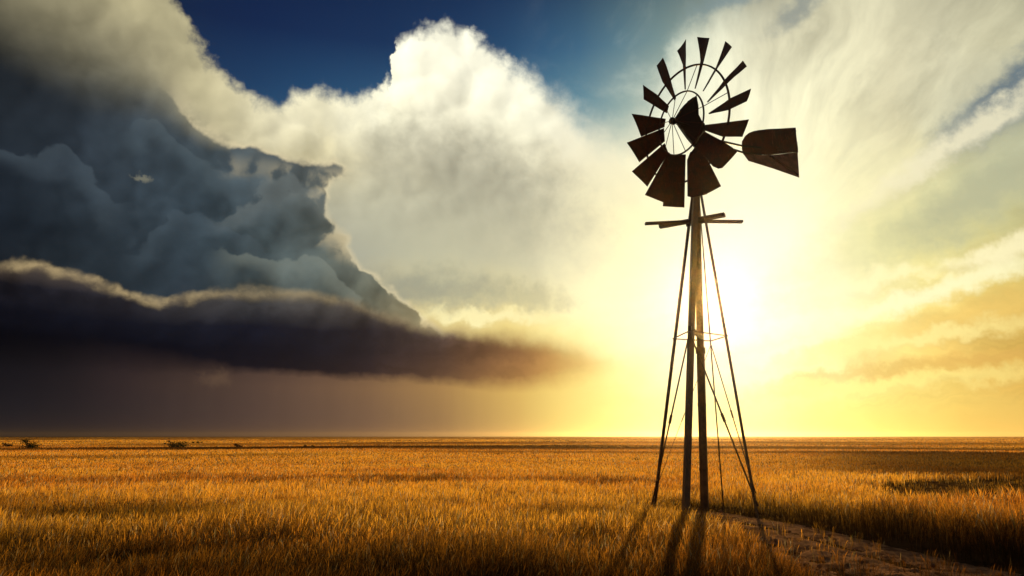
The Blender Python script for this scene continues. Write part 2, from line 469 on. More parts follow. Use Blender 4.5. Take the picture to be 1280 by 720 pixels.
smask = g.mul(smask, g.sub(1.0, g.smooth(AZ, azel(660, 430)[0], azel(850, 430)[0])))
sky = g.mix(smask, sky, shelf)
sky = blob(sky, 268, 474, 16, 10, 10, (112, 88, 68), 0.4, 1.4, 0.8)
# rain shafts: faint vertical streaks near the horizon
rs = g.noise(g.xyz(g.mul(AZ, 0.9), g.mul(EL, 0.05), 0.0), 1.0, 5, 0.6)
rs = g.mul(g.mul(g.sub(rs, 0.5), g.smooth(EL, 6.5, 3.0)), g.smooth(AZ, 2, -6))
sky = g.vm("SCALE", sky, scale=g.mad(rs, 0.22, 1.0))

# sun glow (the disc itself is lost in bright cloud)
gl = g.m("EXPONENT", g.mul(g.mul(g.add(g.mul(g.mul(ru, ru), 1.5), g.mul(rv, rv)), -1.0), 1 / 22.0))
sky = g.mix(g.mul(gl, 0.35), sky, (1.25, 1.18, 0.90))

# the sky behind the photographer: plain dull evening cloud
back = g.mix(g.smooth(g.noise(D, 3, 6, 0.6), 0.35, 0.65), (0.045, 0.048, 0.058), (0.095, 0.092, 0.095))
front = g.mul(g.smooth(dy, 0.25, 0.62), g.smooth(EL, 62, 40))
bg1 = g.n.new("ShaderNodeBackground")
g._in(bg1.inputs[0], back)
bg2 = g.n.new("ShaderNodeBackground")
g._in(bg2.inputs[0], sky)
bg1.inputs[1].default_value = 0.80
bg2.inputs[1].default_value = 0.80
mxs = g.n.new("ShaderNodeMixShader")
g._in(mxs.inputs[0], front)
g.l.new(bg1.outputs[0], mxs.inputs[1])
g.l.new(bg2.outputs[0], mxs.inputs[2])
wo = g.n.new("ShaderNodeOutputWorld")
g.l.new(mxs.outputs[0], wo.inputs[0])
world.cycles.sampling_method = "MANUAL"
world.cycles.sample_map_resolution = 256

# ------------------------------------------------------------------ sun lamp
sl = bpy.data.lights.new("sun", "SUN")
sl.energy = 5.0
sl.angle = R(0.53)
sl.color = (1.0, 0.66, 0.26)
so = bpy.data.objects.new("sun", sl)
COL.objects.link(so)
sdv = Vector((math.sin(R(SUN_AZ)) * math.cos(R(SUN_EL)), math.cos(R(SUN_AZ)) * math.cos(R(SUN_EL)), math.sin(R(SUN_EL))))
so.rotation_euler = sdv.to_track_quat("Z", "Y").to_euler()

vs = scene.view_settings
vs.view_transform = "Standard"
vs.look = "None"
vs.exposure = 0.32
vs.gamma = 1
scene.cycles.max_bounces = 6
scene.cycles.transparent_max_bounces = 4

# ------------------------------------------------------------------ object helpers
def new_mat(name):
    m = bpy.data.materials.new(name)
    m.use_nodes = True
    m.node_tree.nodes.clear()
    q = G(m.node_tree)
    out = q.n.new("ShaderNodeOutputMaterial")
    return m, q, out


def principled(q, out, base, rough=0.6, metal=0.0, normal=None, spec=0.5):
    p = q.n.new("ShaderNodeBsdfPrincipled")
    q._in(p.inputs["Base Color"], base)
    q._in(p.inputs["Roughness"], rough)
    q._in(p.inputs["Metallic"], metal)
    q._in(p.inputs["Specular IOR Level"], spec)
    if normal is not None:
        q.l.new(normal, p.inputs["Normal"])
    q.l.new(p.outputs[0], out.inputs[0])
    return p


def bump(q, h, strength=0.5, dist=0.01):
    b = q.n.new("ShaderNodeBump")
    b.inputs["Strength"].default_value = strength
    b.inputs["Distance"].default_value = dist
    q._in(b.inputs["Height"], h)
    return b.outputs[0]


def link(name, bm, mat, parent=None, smooth=False):
    me = bpy.data.meshes.new(name)
    bmesh.ops.recalc_face_normals(bm, faces=bm.faces)
    bm.to_mesh(me)
    bm.free()
    me.materials.append(mat)
    if smooth:
        me.polygons.foreach_set("use_smooth", [True] * len(me.polygons))
    o = bpy.data.objects.new(name, me)
    COL.objects.link(o)
    if parent is not None:
        o.parent = parent
        o.location = -(parent["_w"]) if False else (0, 0, 0)
    return o


def tag(o, label=None, cat=None, group=None, kind=None):
    if label: o["label"] = label
    if cat: o["category"] = cat
    if group: o["group"] = group
    if kind: o["kind"] = kind
    return o


def frame_of(a, b, ref=Vector((0, 0, 1))):
    d = (b - a).normalized()
    if abs(d.dot(ref)) > 0.98:
        ref = Vector((1, 0, 0))
    x = d.cross(ref).normalized()
    return x, x.cross(d).normalized(), d


def tube(bm, pts, radii, n=8, caps=True):
    rings = []
    for i, p in enumerate(pts):
        a = pts[max(0, i - 1)]
        b = pts[min(len(pts) - 1, i + 1)]
        x, y, d = frame_of(a, b)
        r = radii[i] if hasattr(radii, "__len__") else radii
        rings.append([bm.verts.new(p + (x * math.cos(2 * math.pi * k / n) + y * math.sin(2 * math.pi * k / n)) * r) for k in range(n)])
    for A, B in zip(rings, rings[1:]):
        for k in range(n):
            bm.faces.new((A[k], A[(k + 1) % n], B[(k + 1) % n], B[k]))
    if caps:
        bm.faces.new(rings[0][::-1]); bm.faces.new(rings[-1])


def bar(bm, a, b, w, h, ref=Vector((0, 0, 1)), off=(0, 0)):
    """rectangular bar from a to b, w across, h along ref"""
    x, y, d = frame_of(a, b, ref)
    a = a + x * off[0] + y * off[1]
    b = b + x * off[0] + y * off[1]
    q = []
    for p in (a, b):
        q.append([bm.verts.new(p + x * sx * w / 2 + y * sy * h / 2) for sx, sy in ((-1, -1), (1, -1), (1, 1), (-1, 1))])
    for k in range(4):
        bm.faces.new((q[0][k], q[0][(k + 1) % 4], q[1][(k + 1) % 4], q[1][k]))
    bm.faces.new(q[0][::-1]); bm.faces.new(q[1])


def angle_iron(bm, a, b, fl, th, u, v):
    """L section from a to b; flanges run along u and v from the corner line"""
    prof = [(0, 0), (fl, 0), (fl, th), (th, th), (th, fl), (0, fl)]
    d = (b - a).normalized()
    u = (u - d * u.dot(d)).normalized()
    v = (v - d * v.dot(d)).normalized()
    q = [[bm.verts.new(p + u * s + v * t) for s, t in prof] for p in (a, b)]
    n = len(prof)
    for k in range(n):
        bm.faces.new((q[0][k], q[0][(k + 1) % n], q[1][(k + 1) % n], q[1][k]))
    bm.faces.new(q[0][::-1]); bm.faces.new(q[1])


def plate(bm, pts, nrm, th):
    a = [bm.verts.new(p + nrm * th / 2) for p in pts]
    b = [bm.verts.new(p - nrm * th / 2) for p in pts]
    n = len(pts)
    bm.faces.new(a); bm.faces.new(b[::-1])
    for k in range(n):
        bm.faces.new((a[k], b[k], b[(k + 1) % n], a[(k + 1) % n]))


def disc(bm, c, axis, r, th, n=20):
    tube(bm, [c - axis * th / 2, c + axis * th / 2], r, n)


# ------------------------------------------------------------------ materials
def rust_material(name, c_dark, c_mid, c_hi, scale=6, rough=0.72, metal=0.25):
    m, q, out = new_mat(name)
    tc = q.n.new("ShaderNodeTexCoord").outputs["Object"]
    n1 = q.noise(tc, scale, 8, 0.62, 0.3)
    n2 = q.noise(q.vm("MULTIPLY", tc, (1, 1, 0.15)), scale * 5, 6, 0.65)
    c = q.mix(q.smooth(n1, 0.38, 0.62), c_dark, c_mid)
    c = q.mix(q.mul(q.smooth(n2, 0.55, 0.72), 0.7), c, c_hi)
    principled(q, out, c, q.smooth(n1, 0.3, 0.7, rough - 0.14, rough + 0.12), metal, bump(q, n2, 0.35, 0.004))
    return m


M_blade = rust_material("rusted_blade_steel", (0.028, 0.009, 0.007), (0.085, 0.022, 0.014), (0.21, 0.062, 0.034))
M_vane_lit = rust_material("lit_vane_sheet", (0.10, 0.035, 0.026), (0.24, 0.095, 0.07), (0.40, 0.19, 0.15), 4)  # lighter copy of the vane rust: light on the bent fold is in the colour
M_vane = rust_material("rusted_vane_sheet", (0.030, 0.009, 0.008), (0.085, 0.023, 0.018), (0.22, 0.07, 0.05), 3)
M_leg = rust_material("weathered_galvanised_steel", (0.055, 0.036, 0.022), (0.13, 0.075, 0.036), (0.26, 0.13, 0.05), 5, 0.55, 0.35)
M_pipe = rust_material("rusty_pipe_steel", (0.07, 0.045, 0.025), (0.16, 0.09, 0.04), (0.30, 0.15, 0.06), 5, 0.48, 0.4)
M_dark = rust_material("dark_cast_iron", (0.012, 0.011, 0.011), (0.022, 0.018, 0.016), (0.05, 0.03, 0.02), 8, 0.6, 0.4)

m, q, out = new_mat("grey_weathered_timber")
tc = q.n.new("ShaderNodeTexCoord").outputs["Object"]
w1 = q.noise(q.vm("MULTIPLY", tc, (1.2, 30, 30)), 2.0, 7, 0.6, 0.4)
principled(q, out, q.mix(q.smooth(w1, 0.35, 0.65), (0.032, 0.022, 0.015), (0.085, 0.055, 0.035)), 0.85, 0, bump(q, w1, 0.5, 0.006))
M_wood = m


# ------------------------------------------------------------------ terrain
def hgt(x, y):
    r = math.hypot(x, y)
    a = min(max((r - 26) / 120, 0), 1)
    far = 0.0
    v = Vector((x * 0.012, y * 0.02, 0.3))
    n = mnoise.noise(v) * 0.55 + mnoise.noise(v * 2.7) * 0.25
    near = mnoise.noise(Vector((x * 0.28, y * 0.28, 5))) * 0.05
    damp = 1 - min(max((r - 500) / 900, 0), 1)
    return near * (1 - a) + n * a * 0.9 * damp - 0.25 * a + far * 7.0 * (0.7 + 0.3 * mnoise.noise(Vector((x * 0.0004, y * 0.0004, 1))))


HG_X0, HG_Y0, HG_S = -60.0, 0.0, 0.5


def hgt_arr(x, y):
    return np.array([hgt(a, b) for a, b in zip(x, y)])


# the dirt track, traced on the ground: far (upper) side and near (lower) side
tr_up = [gp(*p) for p in [(858, 634), (905, 638), (1000, 652), (1100, 675), (1200, 697), (1300, 716), (1460, 750)]]
tr_lo = [gp(*p) for p in [(872, 668), (915, 690), (950, 706), (985, 728), (1015, 752), (1045, 790), (1080, 850)]]
TRACK = [(p.x, p.y) for p in tr_up] + [(p.x, p.y) for p in reversed(tr_lo)]
DARK_STRIP = [(p.x, p.y) for p in [gp(*p) for p in [(1075, 620), (1130, 603), (1340, 597), (1340, 648), (1230, 648), (1130, 638)]]]


def in_poly(x, y, poly):
    inside = np.zeros(x.shape, bool)
    n = len(poly)
    for i in range(n):
        x1, y1 = poly[i]; x2, y2 = poly[(i + 1) % n]
        c = ((y1 > y) != (y2 > y)) & (x < (x2 - x1) * (y - y1) / ((y2 - y1) + 1e-12) + x1)
        inside ^= c
    return inside


radii = [0.0] + list(np.geomspace(1.5, 2500, 250))
angs = np.concatenate([np.linspace(-50, 50, 221), np.linspace(52, 308, 86)])
bm = bmesh.new()
rows = []
c0 = bm.verts.new((0, 0, hgt(0, 0)))
for r in radii[1:]:
    rows.append([bm.verts.new((r * math.sin(R(a)), r * math.cos(R(a)), hgt(r * math.sin(R(a)), r * math.cos(R(a))))) for a in angs])
na = len(angs)
for k in range(na):
    bm.faces.new((c0, rows[0][(k + 1) % na], rows[0][k]))
for A, B in zip(rows, rows[1:]):
    for k in range(na):
        bm.faces.new((A[k], A[(k + 1) % na], B[(k + 1) % na], B[k]))
m, q, out = new_mat("dry_prairie_ground")
pos = q.n.new("ShaderNodeNewGeometry").outputs["Position"]
px_, py_, pz_ = q.sep(pos)
dist = q.vm("LENGTH", pos)
n1 = q.noise(q.vm("MULTIPLY", pos, (0.012, 0.035, 0.0)), 1.0, 8, 0.62, 0.6)
n2 = q.noise(q.vm("MULTIPLY", pos, (1.2, 1.2, 1.2)), 1.0, 8, 0.65)
n3 = q.noise(q.vm("MULTIPLY", pos, (0.0016, 0.006, 0.0)), 1.0, 6, 0.6, 0.5)
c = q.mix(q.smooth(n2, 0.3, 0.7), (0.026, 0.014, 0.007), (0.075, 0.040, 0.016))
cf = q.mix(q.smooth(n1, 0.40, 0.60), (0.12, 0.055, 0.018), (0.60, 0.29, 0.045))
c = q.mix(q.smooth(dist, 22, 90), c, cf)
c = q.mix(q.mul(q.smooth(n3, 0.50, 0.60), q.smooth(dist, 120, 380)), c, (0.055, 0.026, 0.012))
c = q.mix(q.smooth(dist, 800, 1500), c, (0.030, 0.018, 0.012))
principled(q, out, c, 0.95, 0, bump(q, n2, 0.8, 0.05), 0.0)
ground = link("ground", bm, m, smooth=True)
tag(ground, "flat dry prairie running out to the horizon", kind="structure")

# track: churned dirt laid over the ground
bm = bmesh.new()


def along(P, t):
    t = t * (len(P) - 1)
    i = min(int(t), len(P) - 2)
    return P[i].lerp(P[i + 1], t - i)


NU, NV = 220, 60
grid = []
for i in range(NU + 1):
    u = i / NU
    row = []
    for j in range(NV + 1):
        v = j / NV
        p = along(tr_up, u).lerp(along(tr_lo, u), v)
        x, y = p.x, p.y
        e = min(v, 1 - v, u * 2.5, 0.35) / 0.35
        z = hgt(x, y) + 0.012 + e * (0.035 + 0.035 * mnoise.noise(Vector((x * 1.7, y * 3.4, 0))) + 0.020 * mnoise.noise(Vector((x * 6, y * 9, 2))) + 0.015 * mnoise.noise(Vector((x * 17, y * 21, 4))))
        z -= (1 - e) * 0.02
        # two wheel ruts
        for rv in (0.32, 0.68):
            z -= 0.05 * math.exp(-((v - rv) / 0.07) ** 2) * e
        row.append(bm.verts.new((x, y, z)))
    grid.append(row)
for i in range(NU):
    for j in range(NV):
        bm.faces.new((grid[i][j], grid[i + 1][j], grid[i + 1][j + 1], grid[i][j + 1]))
m, q, out = new_mat("churned_red_dirt")
pos = q.n.new("ShaderNodeNewGeometry").outputs["Position"]
n1 = q.noise(pos, 3.0, 9, 0.68, 0.3)
n2 = q.noise(pos, 22, 6, 0.6)
c = q.mix(q.smooth(n1, 0.35, 0.65), (0.10, 0.050, 0.027), (0.30, 0.165, 0.090))
c = q.mix(q.smooth(n2, 0.6, 0.75), c, (0.44, 0.25, 0.14))
principled(q, out, c, 0.95, 0, bump(q, q.add(n1, q.mul(n2, 0.4)), 1.0, 0.05), 0.0)
for k in range(160):
    u, v = rng.random(), rng.uniform(.08, .92)
    p = along(tr_up, u).lerp(along(tr_lo, u), v)
    r_ = 0.012 + 0.035 * rng.random() ** 3
    z0 = hgt(p.x, p.y) + 0.045
    mtx = Matrix.Translation((p.x, p.y, z0)) @ Matrix.Rotation(rng.random() * 6, 4, "Z") @ Matrix.Diagonal((r_ * 1.4, r_, r_ * .8, 1))
    bmesh.ops.create_icosphere(bm, subdivisions=1, radius=1, matrix=mtx)
track = link("dirt_track", bm, m, smooth=True)
tag(track, "rutted bare dirt track curving from the windmill's foot through the grass", kind="structure")


# ------------------------------------------------------------------ grass
def vnoise(x, y, s, seed):
    """cheap smooth value noise for arrays"""
    r = np.random.default_rng(seed)
    T = r.random((256, 256))
    X = x * s; Y = y * s
    xi = np.floor(X).astype(int); yi = np.floor(Y).astype(int)
    fx = X - xi; fy = Y - yi
    fx = fx * fx * (3 - 2 * fx); fy = fy * fy * (3 - 2 * fy)
    a = T[xi % 256, yi % 256]; b = T[(xi + 1) % 256, yi % 256]
    c = T[xi % 256, (yi + 1) % 256]; d = T[(xi + 1) % 256, (yi + 1) % 256]
    return (a * (1 - fx) + b * fx) * (1 - fy) + (c * (1 - fx) + d * fx) * fy


def build_grass(n_cl, per):
    lo, hi = 5.0, 1100.0
    Dc = np.exp(rng.uniform(math.log(lo), math.log(hi), n_cl))
    az = np.radians(rng.uniform(-47, 47, n_cl))
    cx, cy = Dc * np.sin(az), Dc * np.cos(az)
    # bare ground on the track and thin cover on the dark strip at right
    jx = cx + rng.normal(0, 0.26, n_cl); jy = cy + rng.normal(0, 0.26, n_cl)
    keep = ~(in_poly(jx, jy, TRACK) & (rng.random(n_cl) > 0.09))
    sw = in_poly(jx, jy, DARK_STRIP)
    keep &= ~(sw & (rng.random(n_cl) > 0.3))
    patch = vnoise(cx, cy, 0.55, 1) * 0.6 + vnoise(cx, cy, 1.9, 2) * 0.4
    keep &= rng.random(n_cl) < np.clip(0.35 + patch * 1.3, 0.3, 1)
    cx, cy, Dc, sw = cx[keep], cy[keep], Dc[keep], sw[keep]
    n_cl = len(cx)
    # coarse variation: bands of paler and darker growth
    band = vnoise(cx * 0.35, cy, 0.16, 3) * 0.6 + vnoise(cx * 0.5, cy, 0.5, 4) * 0.4
    farb = vnoise(cx * 0.22, cy, 0.035, 5) * 0.65 + vnoise(cx * 0.3, cy, 0.1, 6) * 0.35
    t = np.clip((Dc - 25) / 60, 0, 1)
    band = band * (1 - t) + farb * t
    ht_c = 0.25 + 0.22 * (vnoise(cx, cy, 0.9, 7)) + 0.06 * band
    ht_c *= 1 - 0.55 * np.clip((Dc - 17) / 26, 0, 1)
    ht_c[sw] *= 0.45
    ht_c[in_poly(cx, cy, TRACK)] *= 0.55
    # taller tussocks on the far side of the track
    tus = in_poly(cx, cy, [(p.x, p.y) for p in [gp(*p) for p in [(1080, 668), (1090, 640), (1180, 634), (1330, 640), (1330, 716), (1200, 694)]]])
    ht_c[tus] *= 1.35
    # trodden, shorter grass round the tower's feet
    tb = gp(880, 641)
    ht_c *= 1 - 0.6 * np.exp(-(((cx - tb.x) / 2.3) ** 2 + ((cy - tb.y + .3) / 2.6) ** 2) ** 2)
    zc = np.array([hgt(a, b) for a, b in zip(cx, cy)])

    N = n_cl * per
    idx = np.repeat(np.arange(n_cl), per)
    D_ = Dc[idx]
    a = rng.uniform(0, 2 * np.pi, N)
    rad = (0.03 + 0.006 * np.minimum(D_, 200)) * np.sqrt(rng.random(N))
    bx = cx[idx] + np.cos(a) * rad
    by = cy[idx] + np.sin(a) * rad
    bz = zc[idx] - 0.01
    h = ht_c[idx] * rng.uniform(0.55, 1.18, N)
    lean = rng.uniform(0.03, 0.42, N) * h
    la = a + rng.normal(0, 0.8, N)
    lx = np.cos(la) * lean + 0.05 * h
    ly = np.sin(la) * lean
    w = np.maximum(0.0048, 0.00058 * D_) * rng.uniform(0.6, 1.35, N)
    w[D_ > 60] *= 1.25
    face = rng.uniform(-1.0, 1.0, N)
    wx, wy = np.cos(face), np.sin(face)
    head = rng.random(N) < 0.34
    # (height fraction, lean fraction, width factor leaf, width factor seed head)
    prof = [(0, 0, 0.55, 0.30), (0.62, 0.28, 0.85, 0.32), (0.86, 0.66, 0.5, 1.25)]
    V = np.empty((N, 7, 3), np.float32)
    for k, (hf, lf, wl, wh) in enumerate(prof):
        ww = w * np.where(head, wh, wl) * 0.5
        for s, sg in ((0, -1), (1, 1)):
            V[:, 2 * k + s, 0] = bx + lx * lf + sg * ww * wx
            V[:, 2 * k + s, 1] = by + ly * lf + sg * ww * wy
            V[:, 2 * k + s, 2] = bz + h * hf
    V[:, 6, 0] = bx + lx; V[:, 6, 1] = by + ly; V[:, 6, 2] = bz + h * np.where(lean / h > 0.3, 0.96, 1.0)
    base = (np.arange(N) * 7)[:, None]
    L = np.array([0, 1, 3, 2, 2, 3, 5, 4, 4, 5, 6])
    loops = (base + L[None, :]).astype(np.int32).ravel()
    me = bpy.data.meshes.new("grass")
    me.vertices.add(N * 7)
    me.vertices.foreach_set("co", V.ravel())
    me.loops.add(len(loops))
    me.loops.foreach_set("vertex_index", loops)
    me.polygons.add(N * 3)
    st = (np.arange(N) * 11)[:, None] + np.array([0, 4, 8])[None, :]
    me.polygons.foreach_set("loop_start", st.ravel().astype(np.int32))
    me.update(calc_edges=True)
    # natural colour of each stem: straw, russet, grey-brown, a little green at the base
    straw = np.array([0.95, 0.51, 0.060]); russ = np.array([0.72, 0.28, 0.032]); brown = np.array([0.22, 0.115, 0.050]); pale = np.array([0.80, 0.56, 0.24])
    r1 = rng.random(N)[:, None]
    b = np.clip((band[idx] - 0.33) / 0.34, 0, 1)[:, None]
    col = russ * (1 - b) + straw * b
    col = np.where(r1 < 0.16, brown, col)
    col = np.where(r1 > 0.93, pale, col)
    r2 = rng.random(N)[:, None]
    col = np.where(r2 < 0.06, np.array([0.20, 0.20, 0.075]), col)
    col = np.where(r2 > 0.95, np.array([0.42, 0.36, 0.27]), col)
    dk = np.clip((0.36 - band[idx]) / 0.12, 0, 1)[:, None]
    col = col * (1 - 0.62 * dk)
    # close by, leaf blades carry the shade between pale seed stems in their colour
    nb = np.clip((19 - D_) / 8, 0, 1)[:, None]
    col = np.where(head[:, None], col * (1 + 0.05 * nb), col * (1 - 0.66 * nb))
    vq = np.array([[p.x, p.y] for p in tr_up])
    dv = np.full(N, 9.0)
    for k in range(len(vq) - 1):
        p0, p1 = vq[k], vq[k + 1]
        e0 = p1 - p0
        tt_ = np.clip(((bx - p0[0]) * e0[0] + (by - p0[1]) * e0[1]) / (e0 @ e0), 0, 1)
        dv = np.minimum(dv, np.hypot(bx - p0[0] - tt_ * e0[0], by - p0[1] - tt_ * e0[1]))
    verge_shade = np.exp(-(dv / (0.7 + 0.65 * (bx > 5.5))) ** 2)[:, None] * (~head[:, None] * 0.22 + 0.72)
    col = col * (1 - verge_shade)  # shadow band on the track's far side, put into the grass colour
    # undergrowth patches, plus edge fall-off and shade at tower and track, darkened in colour
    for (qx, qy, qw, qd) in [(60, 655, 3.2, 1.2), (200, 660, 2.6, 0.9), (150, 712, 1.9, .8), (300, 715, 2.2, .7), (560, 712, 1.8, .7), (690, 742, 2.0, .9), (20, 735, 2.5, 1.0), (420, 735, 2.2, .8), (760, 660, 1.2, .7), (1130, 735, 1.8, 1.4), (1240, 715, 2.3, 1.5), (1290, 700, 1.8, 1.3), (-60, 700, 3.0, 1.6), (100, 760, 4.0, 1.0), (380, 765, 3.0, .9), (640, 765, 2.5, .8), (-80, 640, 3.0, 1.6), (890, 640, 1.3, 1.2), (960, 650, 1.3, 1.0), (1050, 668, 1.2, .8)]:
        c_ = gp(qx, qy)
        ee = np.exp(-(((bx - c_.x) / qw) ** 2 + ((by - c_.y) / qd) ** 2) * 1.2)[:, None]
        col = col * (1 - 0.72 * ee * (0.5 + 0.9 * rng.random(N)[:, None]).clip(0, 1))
    # darker strips far out, and cloud-like shade painted into the colour on the right
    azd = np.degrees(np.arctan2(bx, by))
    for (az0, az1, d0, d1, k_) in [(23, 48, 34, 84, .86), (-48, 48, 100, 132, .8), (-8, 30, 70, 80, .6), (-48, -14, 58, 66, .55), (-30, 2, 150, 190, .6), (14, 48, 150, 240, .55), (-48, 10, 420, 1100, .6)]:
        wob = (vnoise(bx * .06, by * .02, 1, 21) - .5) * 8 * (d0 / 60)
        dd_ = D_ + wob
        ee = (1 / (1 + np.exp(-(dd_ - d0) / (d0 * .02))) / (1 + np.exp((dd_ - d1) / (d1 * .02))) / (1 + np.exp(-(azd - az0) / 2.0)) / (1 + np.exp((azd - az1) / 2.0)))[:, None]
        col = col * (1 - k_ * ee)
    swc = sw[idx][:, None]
    col = np.where(swc, col * 0.22, col)  # grass on the strip at right is much darker
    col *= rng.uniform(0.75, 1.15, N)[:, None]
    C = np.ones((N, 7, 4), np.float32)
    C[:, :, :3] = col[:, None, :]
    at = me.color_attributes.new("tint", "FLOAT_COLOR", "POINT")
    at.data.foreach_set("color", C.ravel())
    m, q, out = new_mat("dry_grass_stems")
    an = q.n.new("ShaderNodeAttribute")
    an.attribute_name = "tint"
    df = q.n.new("ShaderNodeBsdfDiffuse"); q.l.new(an.outputs["Color"], df.inputs[0])
    tr = q.n.new("ShaderNodeBsdfTranslucent"); q.l.new(an.outputs["Color"], tr.inputs[0])
    mx = q.n.new("ShaderNodeMixShader"); mx.inputs[0].default_value = 0.50
    q.l.new(df.outputs[0], mx.inputs[1]); q.l.new(tr.outputs[0], mx.inputs[2])
    gl_ = q.n.new("ShaderNodeBsdfGlossy"); gl_.inputs["Roughness"].default_value = 0.45
    q._in(gl_.inputs[0], (0.8, 0.5, 0.2))
    m2 = q.n.new("ShaderNodeMixShader"); m2.inputs[0].default_value = 0.05
    q.l.new(mx.outputs[0], m2.inputs[1]); q.l.new(gl_.outputs[0], m2.inputs[2])
    q.l.new(m2.outputs[0], out.inputs[0])
    me.materials.append(m)
    o = bpy.data.objects.new("grass", me)
    COL.objects.link(o)
    tag(o, "tall dry golden prairie grass covering the field", kind="stuff")
    return o


if True:
    build_grass(104000, 10)


# ------------------------------------------------------------------ shrubs far out on the plain
def leaf_mat(name, a, b):
    m, q, out = new_mat(name)
    tc = q.n.new("ShaderNodeTexCoord").outputs["Object"]
    n = q.noise(tc, 2.5, 4, 0.6)
    c = q.mix(q.smooth(n, 0.35, 0.65), a, b)
    df = q.n.new("ShaderNodeBsdfDiffuse"); q.l.new(c, df.inputs[0])
    tr = q.n.new("ShaderNodeBsdfTranslucent"); q.l.new(c, tr.inputs[0])
    mx = q.n.new("ShaderNodeMixShader"); mx.inputs[0].default_value = 0.18
    q.l.new(df.outputs[0], mx.inputs[1]); q.l.new(tr.outputs[0], mx.inputs[2])
    q.l.new(mx.outputs[0], out.inputs[0])
    return m


M_leaf = leaf_mat("dark_scrub_leaves", (0.020, 0.030, 0.012), (0.045, 0.055, 0.020))
M_leafb = leaf_mat("brown_scrub_leaves", (0.09, 0.045, 0.018), (0.16, 0.08, 0.03))
M_bark = rust_material("scrub_bark", (0.03, 0.022, 0.016), (0.055, 0.04, 0.028), (0.08, 0.06, 0.04), 8, 0.9, 0.0)


def shrub(pxc, pyb, w, h, label, mat, limbs, bare, seed):
    """w,h in metres; limbs = list of (dx, dz, leafy radius)"""
    rd = random.Random(seed)
    p = gp(pxc, pyb)
    p.z = hgt(p.x, p.y)
    root = bpy.data.objects.new("shrub", None)
    COL.objects.link(root)
    root.location = p
    tag(root, label, "shrub", "shrubs far out on the plain")
    bt = bmesh.new(); bl_ = bmesh.new()
    for (lx, lz, lr) in limbs:
        a = Vector((rd.uniform(-.06, .06) * w, rd.uniform(-.1, .1), -0.05))
        e = Vector((lx * w, rd.uniform(-.25, .25) * w, lz * h))
        mid = a.lerp(e, 0.5) + Vector((rd.uniform(-.08, .08), rd.uniform(-.08, .08), 0.08 * h))
        tube(bt, [a, mid, e], [0.06, 0.04, 0.015], 5)
        for k in range(3):
            f = mid.lerp(e, rd.random()) + Vector((rd.gauss(0, .2), rd.gauss(0, .2), rd.uniform(0, .3))) * h * 0.6
            tube(bt, [mid.lerp(e, 0.3 * k), f], [0.025, 0.008], 4)
        for k in range(int(230 * lr)):
            v = Vector((rd.gauss(0, 1), rd.gauss(0, 1), rd.gauss(0, 0.62))) * lr * 0.34 * h
            c = e + v
            if c.z < 0.02: c.z = abs(c.z) + 0.02
            s = rd.uniform(0.035, 0.085)
            n_ = Vector((rd.gauss(0, 1), rd.gauss(0, 1), rd.gauss(0, 1))).normalized()
            x, y, d = frame_of(Vector((0, 0, 0)), n_)
            q4 = [bl_.verts.new(c + x * s * 1.5), bl_.verts.new(c + y * s * .7), bl_.verts.new(c - x * s * 1.5), bl_.verts.new(c - y * s * .7)]
            bl_.faces.new(q4)
    for k in range(bare):
        a = Vector((rd.uniform(-.5, -.1) * w, rd.uniform(-.2, .2), 0))
        e = a + Vector((rd.uniform(-.25, .1) * w, rd.uniform(-.2, .2), rd.uniform(.6, 1.15) * h))
        m_ = a.lerp(e, .5) + Vector((rd.uniform(-.1, .1), 0, 0))
        tube(bt, [a, m_, e], [0.045, 0.03, 0.012], 5)
        for j in range(3):
            s0 = a.lerp(e, rd.uniform(.4, .9))
            tube(bt, [s0, s0 + Vector((rd.uniform(-.35, .35), rd.uniform(-.2, .2), rd.uniform(.05, .3))) * h], [0.02, 0.008], 4)
    link("branches", bt, M_bark, root)
    link("foliage", bl_, mat, root)


shrub(222, 557.5, 3.6, 1.45, "dark round shrub with bare broken limbs on its left side, farther left of the windmill", M_leaf,
      [(-.22, .28, .75), (.02, .48, .95), (.2, .40, .9), (.34, .22, .7), (-.05, .25, .8), (-.42, .75, .22), (-.5, .5, .15)], 5, 3)
shrub(36, 558.5, 3.0, 1.5, "low dark shrub with sparse forked top near the left end of the horizon", M_leaf,
      [(-.30, .75, .55), (-.05, .72, .45), (.08, .35, .8), (.30, .22, .7), (.12, .18, .7), (-.12, .35, .6)], 4, 5)
shrub(6, 556.5, 3.2, 0.9, "pale brown straggly scrub at the very left end of the field", M_leafb,
      [(-.3, .3, .7), (0, .45, .8), (.3, .3, .8), (.42, .2, .5)], 2, 8)
shrub(243, 553, 4.6, 0.75, "long low dark scrub just behind and right of the round shrub", M_leaf,
      [(-.4, .3, .5), (-.15, .35, .7), (.1, .42, .8), (.3, .3, .6)], 1, 9)
shrub(297, 557, 1.6, 0.85, "tiny brown bush standing alone between the round shrub and the windmill", M_leafb,
      [(-.2, .6, .6), (.1, .3, .8), (.35, .15, .5)], 1, 12)
shrub(386, 558, 1.5, 0.45, "two tiny brown tufts of scrub, the nearest bush to the windmill", M_leafb,
      [(-.4, .5, .6), (.4, .5, .6)], 0, 14)

# ------------------------------------------------------------------ windmill
BASE = gp(882, 637)
BASE.z = 0
YT = BASE.y
root = bpy.data.objects.new("windmill", None)
COL.objects.link(root)
root.location = BASE
tag(root, "old rusty multi-blade farm windmill with tail vane on a tall four-legged steel tower", "windmill")


def part(name, bm, mat, parent=root, smooth=False):
    """geometry is given in world coordinates; move it into the thing's frame"""
    bmesh.ops.translate(bm, verts=bm.verts, vec=-BASE)
    return link(name, bm, mat, parent, smooth)


